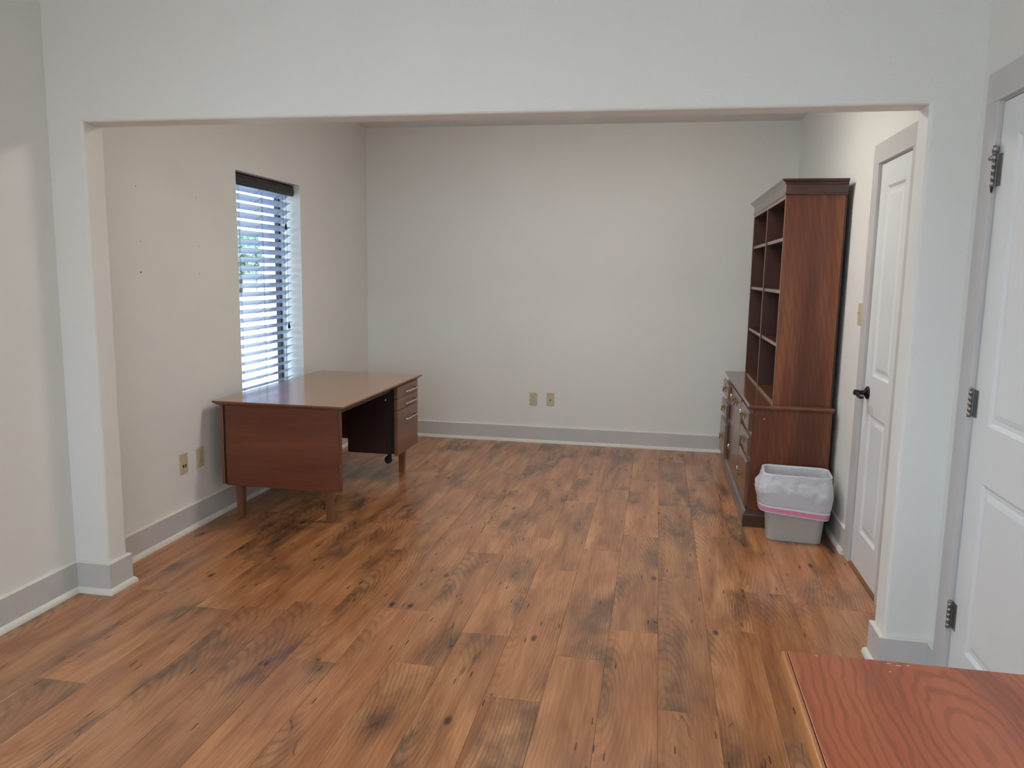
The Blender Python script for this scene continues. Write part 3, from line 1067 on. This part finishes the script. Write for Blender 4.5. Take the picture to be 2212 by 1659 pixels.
# cornice: frieze, bead and crown around three sides
cp = [(0.0, z1), (0.006, z1), (0.010, z1 + 0.004), (0.010, z1 + 0.010), (0.005, z1 + 0.014), (0.005, z1 + 0.056), (0.010, z1 + 0.060), (0.013, z1 + 0.068), (0.022, z1 + 0.074), (0.025, z1 + 0.078), (0.030, z1 + 0.080), (0.030, z1 + 0.088), (0.0, z1 + 0.089)]
sweep('cornice', [(hx1, hy0), (hx0, hy0), (hx0, hy1), (hx1, hy1)], [(-o, z) for o, z in cp], 'cherry_dark', hu)
box('cornice_top', hx0, hx1, hy0, hy1, z1, z1 + 0.0885, 'cherry_dark', hu)

# ------------------------------------------------------------------ waste bin with liner
BC = Vector((3.388, 1.547, 0))
bang = math.radians(-5)
ca, sa = math.cos(bang), math.sin(bang)


def rrect(hw, hd, r, n=8):
    """rounded rectangle outline, list of (x, y, nx, ny)"""
    out = []
    for cxs, cys, a0 in ((1, 1, 0), (-1, 1, 90), (-1, -1, 180), (1, -1, 270)):
        for i in range(n + 1):
            a = math.radians(a0 + 90 * i / n)
            out.append((cxs * (hw - r) + r * math.cos(a), cys * (hd - r) + r * math.sin(a)))
    # subdivide the straight sides
    res = []
    k = len(out)
    for i in range(k):
        p, q = out[i], out[(i + 1) % k]
        res.append(p)
        d = math.dist(p, q)
        m = int(d / 0.012)
        for j in range(1, m):
            res.append((p[0] + (q[0] - p[0]) * j / m, p[1] + (q[1] - p[1]) * j / m))
    return res


def to_world(x, y, z):
    return (BC.x + x * ca - y * sa, BC.y + x * sa + y * ca, z)


def loop_mesh(loops, cap_last=False, cap_first=False):
    bm = bmesh.new()
    R = [[bm.verts.new(to_world(*v)) for v in lp] for lp in loops]
    n = len(R[0])
    for A, B in zip(R, R[1:]):
        for j in range(n):
            bm.faces.new((A[j], A[(j + 1) % n], B[(j + 1) % n], B[j]))
    if cap_last:
        bm.faces.new(R[-1])
    if cap_first:
        bm.faces.new(R[0][::-1])
    return bm


BH = 0.385
n_out = len(rrect(0.18, 0.125, 0.05))


def bin_loop(z, inset=0.0):
    t = z / BH
    hw = 0.148 + 0.030 * t - inset
    hd = 0.098 + 0.024 * t - inset
    r = 0.045
    base = rrect(0.18, 0.125, 0.05)
    return [(x / 0.18 * hw, y / 0.125 * hd, z) for x, y in base]


bn = empty('waste_bin', BC)
tag(bn, 'grey plastic rectangular waste bin on the floor in front of the credenza', 'waste bin')
lps = [[(x * 0.985, y * 0.985, z) for x, y, z in bin_loop(0.0)], bin_loop(0.004), bin_loop(0.008), [(x * .99, y * .99, z) for x, y, z in bin_loop(0.011)], bin_loop(0.2), bin_loop(BH - 0.012)]
lps += [[(x * 1.018, y * 1.02, z) for x, y, z in bin_loop(BH - 0.010)], [(x * 1.018, y * 1.02, z) for x, y, z in bin_loop(BH)]]
lps += [bin_loop(BH, 0.003), bin_loop(0.2, 0.003), bin_loop(0.006, 0.003)]
link('bin_body', loop_mesh(lps, True, True), 'bin', bn, BC, True)

ln = empty('bin_liner', BC + Vector((0, 0, 0.1)))
tag(ln, 'white plastic bag with a pink drawstring folded over the waste bin', 'bin liner')
rw = random.Random(5)
ph = [(rw.uniform(0, 6.28), rw.randint(2, 23), rw.uniform(0.3, 1.0), rw.uniform(-30, 30)) for _ in range(16)]


def wrinkle(a, z, amp):
    return amp * sum(w * math.sin(f_ * a + p_ + k_ * z) / (1 + 0.10 * f_) for p_, f_, w, k_ in ph) / 4.0


def liner_loop(z, off, amp, inside=False, drop=True):
    out = []
    base = bin_loop(min(z, BH), 0.0)
    for x, y, _ in base:
        a = math.atan2(y / 0.125, x / 0.18)
        ln_ = math.hypot(x, y)
        nx, ny = math.cos(a), math.sin(a)
        fl = off
        if not inside:
            fl = off * (0.45 + 0.55 * abs(nx))
            if ny > 0.3:
                fl = min(fl, 0.018)
            if nx > 0:
                fl = fl * (1 - 0.45 * nx)
        zz = z
        if drop and not inside:
            t = max(0.0, (0.36 - z) / 0.2)
            zz = z - t * 0.018 * (x / 0.18) + wrinkle(a, 0.2, 0.002) * t
        cr_ = noise.noise(Vector((x * 17 + 3, y * 17, z * 13 + 7)))
        cr2 = noise.noise(Vector((x * 38 + 9, y * 38, z * 24)))
        d = fl + wrinkle(a, z, amp) + amp * (1.1 * abs(cr_) + 0.55 * abs(cr2) - 0.5)
        d = min(max(d, 0.0035), 0.06) if not inside else -max(0.005, 0.006 + abs(wrinkle(a, z, amp)))
        if inside:
            out.append((x + nx * d, y + ny * d, zz))
        else:
            out.append((x * 1.018 + nx * d, y * 1.02 + ny * d, zz))
    return out


prof_l = [(BH + 0.0045, 0.0035, 0.0008), (BH + 0.001, 0.007, 0.0015), (BH - 0.012, 0.011, 0.006), (BH - 0.025, 0.017, 0.009), (BH - 0.04, 0.025, 0.011), (BH - 0.06, 0.036, 0.012), (BH - 0.08, 0.045, 0.012),
          (BH - 0.10, 0.048, 0.011), (BH - 0.12, 0.046, 0.010), (BH - 0.14, 0.043, 0.008), (BH - 0.16, 0.041, 0.006), (BH - 0.180, 0.038, 0.003)]
dense = []
for (za, oa, aa), (zc_, oc, ac) in zip(prof_l, prof_l[1:]):
    k_ = 1 if za - zc_ < 0.008 else 3
    for i in range(k_):
        u = i / k_
        dense.append((za + (zc_ - za) * u, oa + (oc - oa) * u, aa + (ac - aa) * u))
dense.append(prof_l[-1])
outer = [liner_loop(z, o, a) for z, o, a in dense]
inner = [liner_loop(z, 0, a, True) for z, a in [(0.14, 0.006), (0.20, 0.006), (0.26, 0.005), (0.31, 0.004), (0.35, 0.003), (BH - 0.005, 0.002)]]
inner += [[(x, y, BH + 0.005) for x, y, z in liner_loop(BH, 0, 0.0005, True)]]
link('liner_bag', loop_mesh(inner + outer), 'liner', ln, BC + Vector((0, 0, 0.1)), True)
hem = [liner_loop(z, 0.0395, 0.003) for z in (BH - 0.181, BH - 0.194)]
link('hem_band', loop_mesh(hem), 'hem', ln, BC + Vector((0, 0, 0.1)), True)
band = [liner_loop(z, 0.038, 0.003) for z in (BH - 0.1945, BH - 0.207, BH - 0.220)]
link('drawstring_band', loop_mesh(band), 'pink', ln, BC + Vector((0, 0, 0.1)), True)
hem2 = [liner_loop(z, 0.0375, 0.003) for z in (BH - 0.2205, BH - 0.225)]
link('hem_edge', loop_mesh(hem2), 'hem', ln, BC + Vector((0, 0, 0.1)), True)

# ------------------------------------------------------------------ wooden table at the lower right
tb = empty('wooden_table', (3.22, -2.1, 0))
tag(tb, 'reddish wooden tabletop with honey-coloured edge in the lower right corner', 'table')
ax0, ax1, ay0, ay1 = 2.842, 3.590, -2.72, -1.470
box('tabletop', ax0 + 0.0125, ax1, ay0, ay1, 0.722, 0.750, 'red_top', tb, 0.0012)
bm = bmesh.new()
add_box(bm, ax0, ax0 + 0.0122, ay0, ay1, 0.720, 0.7508, 0.005, 3)
link('edge_strip', bm, 'honey_edge', tb, (ax0, (ay0 + ay1) / 2, 0.72), True)
for xx in (ax0 + 0.30, ax1 - 0.05):
    for yy in (ay0 + 0.05, ay1 - 0.06):
        box('leg', xx - 0.025, xx + 0.025, yy - 0.025, yy + 0.025, 0, 0.7215, 'honey_edge', tb, 0.003)
box('apron', ax0 + 0.326, ax1 - 0.076, ay1 - 0.075, ay1 - 0.055, 0.64, 0.7215, 'red_top', tb)
box('apron', ax0 + 0.29, ax0 + 0.31, ay0 + 0.076, ay1 - 0.086, 0.64, 0.7215, 'red_top', tb)
for u, v, s in [(3.035, -1.482, 0.006), (3.05, -1.487, 0.009), (3.07, -1.483, 0.005), (3.03, -1.515, 0.004), (2.905, -1.479, 0.005)]:
    box('paint_fleck', u, u + s, v, v + 0.0016, 0.7501, 0.7504, 'caulk', tb)


# ------------------------------------------------------------------ wall plates
def plate(name, axis, pos, label, cat, kind):
    """axis 'y' = on the back wall looking to -y, 'x' = left wall looking to +x, '-x' = right wall"""
    o = empty(name, pos)
    tag(o, label, cat)
    px, py, pz = pos

    def bx(nm, u0, u1, w0, w1, d0, d1, mat, par=o, bev=0.0):
        if axis == 'y':
            return box(nm, px + u0, px + u1, py - d1, py - d0, pz + w0, pz + w1, mat, par, bev)
        if axis == 'x':
            return box(nm, px + d0, px + d1, py + u0, py + u1, pz + w0, pz + w1, mat, par, bev)
        return box(nm, px - d1, px - d0, py + u0, py + u1, pz + w0, pz + w1, mat, par, bev)
    bx('cover_plate', -0.035, 0.035, -0.057, 0.057, 0.0003, 0.0055, 'almond', bev=0.002)
    if kind == 'duplex':
        for zc in (-0.020, 0.020):
            r = bx('receptacle', -0.016, 0.016, zc - 0.014, zc + 0.014, 0.0055, 0.0075, 'almond', bev=0.001)
            bx('slot', -0.0075, -0.0055, zc - 0.001, zc + 0.008, 0.0075, 0.0078, 'slot', r)
            bx('slot', 0.0055, 0.0075, zc - 0.001, zc + 0.007, 0.0075, 0.0078, 'slot', r)
            bx('ground_hole', -0.0022, 0.0022, zc - 0.009, zc - 0.005, 0.0075, 0.0078, 'slot', r)
        bx('screw', -0.0025, 0.0025, -0.0025, 0.0025, 0.0055, 0.0065, 'nickel')
    elif kind == 'phone':
        j = bx('jack', -0.009, 0.009, -0.014, 0.008, 0.0055, 0.0072, 'almond')
        bx('jack_hole', -0.0055, 0.0055, -0.012, 0.0, 0.0072, 0.0076, 'slot', j)
        for zc in (-0.042, 0.042):
            bx('screw', -0.0022, 0.0022, zc - 0.0022, zc + 0.0022, 0.0055, 0.0064, 'nickel')
    elif kind == 'data':
        ins = bx('insert', -0.022, 0.022, -0.032, 0.032, 0.0055, 0.0072, 'almond', bev=0.001)
        for uu in (-0.0105, 0.0105):
            bx('data_port', uu - 0.007, uu + 0.007, 0.006, 0.019, 0.0072, 0.0085, 'almond', ins)
            bx('port_hole', uu - 0.006, uu + 0.006, -0.022, -0.005, 0.0072, 0.0077, 'slot', ins)
        for zc in (-0.042, 0.042):
            bx('screw', -0.0022, 0.0022, zc - 0.0022, zc + 0.0022, 0.0055, 0.0064, 'nickel')
    else:
        bx('toggle_base', -0.006, 0.006, -0.012, 0.012, 0.0055, 0.0070, 'almond')
        bx('toggle', -0.004, 0.004, 0.0, 0.009, 0.0070, 0.0160, 'almond', bev=0.001)
    return o


plate('wall_outlet', 'y', (1.529, D, 0.386), 'almond duplex power outlet on the far wall', 'outlet', 'duplex')
plate('phone_jack', 'y', (1.681, D, 0.389), 'almond plate with one black phone jack on the far wall', 'phone jack', 'phone')
plate('data_outlet', 'x', (0, 0.843, 0.394), 'almond plate with two black data ports on the left wall', 'data outlet', 'data')
plate('wall_outlet', 'x', (0, 1.002, 0.394), 'almond duplex power outlet on the left wall close to the desk', 'outlet', 'duplex')
plate('light_switch', '-x', (W, 1.395, 1.296), 'almond light switch beside the casing of the far door', 'light switch', 'switch')

# ------------------------------------------------------------------ added fill lamps at the ceiling, unseen, to brighten both rooms
def fill_lamp(cx, cy, strength, label):
    t = NT('fill_diffuser')
    t.set(Base_Color=(0.8, 0.78, 0.72), Roughness=0.5)
    t.b.inputs['Emission Color'].default_value = (*LAMP_COL, 1)
    t.b.inputs['Emission Strength'].default_value = strength
    M['diffuser'] = t.m
    o = empty('fill_lamp', (cx, cy, HC))
    tag(o, label, 'ceiling lamp')
    box('housing', cx - 0.61, cx + 0.61, cy - 0.15, cy + 0.15, HC - 0.035, HC - 0.0005, 'door', o, 0.003)
    box('diffuser', cx - 0.60, cx + 0.60, cy - 0.135, cy + 0.135, HC - 0.075, HC - 0.0352, 'diffuser', o, 0.012)
    for sx_ in (-1, 1):
        xa = cx + sx_ * 0.606
        box('end_cap', xa - 0.005, xa + 0.005, cy - 0.145, cy + 0.145, HC - 0.040, HC - 0.0355, 'door', o)


fill_lamp(2.25, 1.45, LAMP_FAR, 'long unseen fill lamp added at the far room ceiling to brighten it')
fill_lamp(1.45, -2.6, LAMP_NEAR, 'long unseen fill lamp added at the near room ceiling')

# ------------------------------------------------------------------ outside
structure(box('ground', -120, 60, -60, 140, -0.35, -0.20, 'concrete'), 'pale paved lot outside the window', 'ground')
bd = empty('neighbour_building', (-28, 60, -0.2))
tag(bd, 'pale low building across the lot seen through the blinds', 'building')
box('building_wall', -48, -16, 56, 66, -0.2, 2.1, 'stucco', bd)
box('building_roof', -48.4, -15.6, 55.6, 66.4, 2.1, 2.5, 'roofing', bd)
for i in range(6):
    box('building_window', -45 + i * 4.6, -43 + i * 4.6, 55.95, 55.99, 0.5, 1.6, 'shade_glass', bd)


def tree(x, y, h, r, seed, label):
    t = empty('tree', (x, y, -0.2))
    tag(t, label, 'tree', None)
    tube('trunk', [(x, y, -0.2), (x + .1, y, h * 0.5), (x, y + .1, h * 0.8)], [0.22, 0.16, 0.08], 'bark', t, 8)
    bm = bmesh.new()
    g = random.Random(seed)
    for i in range(420):
        v = Vector((g.gauss(0, 1), g.gauss(0, 1), g.gauss(0, 0.8)))
        v = v.normalized() * r * (g.random() ** 0.4)
        c = Vector((x, y, h * 0.72)) + v
        d1 = Vector((g.uniform(-1, 1), g.uniform(-1, 1), g.uniform(-1, 1))).normalized() * 0.30
        d2 = d1.cross(Vector((g.uniform(-1, 1), g.uniform(-1, 1), g.uniform(-1, 1)))).normalized() * 0.22
        bm.faces.new([bm.verts.new(c + d1), bm.verts.new(c + d2), bm.verts.new(c - d1), bm.verts.new(c - d2)])
    o = link('foliage', bm, 'leaf', t, (x, y, h * 0.72))
    o['kind'] = 'stuff'


tree(-25.5, 46.0, 3.6, 1.5, 3, 'left of the two green trees seen through the blinds')
tree(-21.5, 47.0, 3.2, 1.2, 4, 'right of the two green trees seen through the blinds')
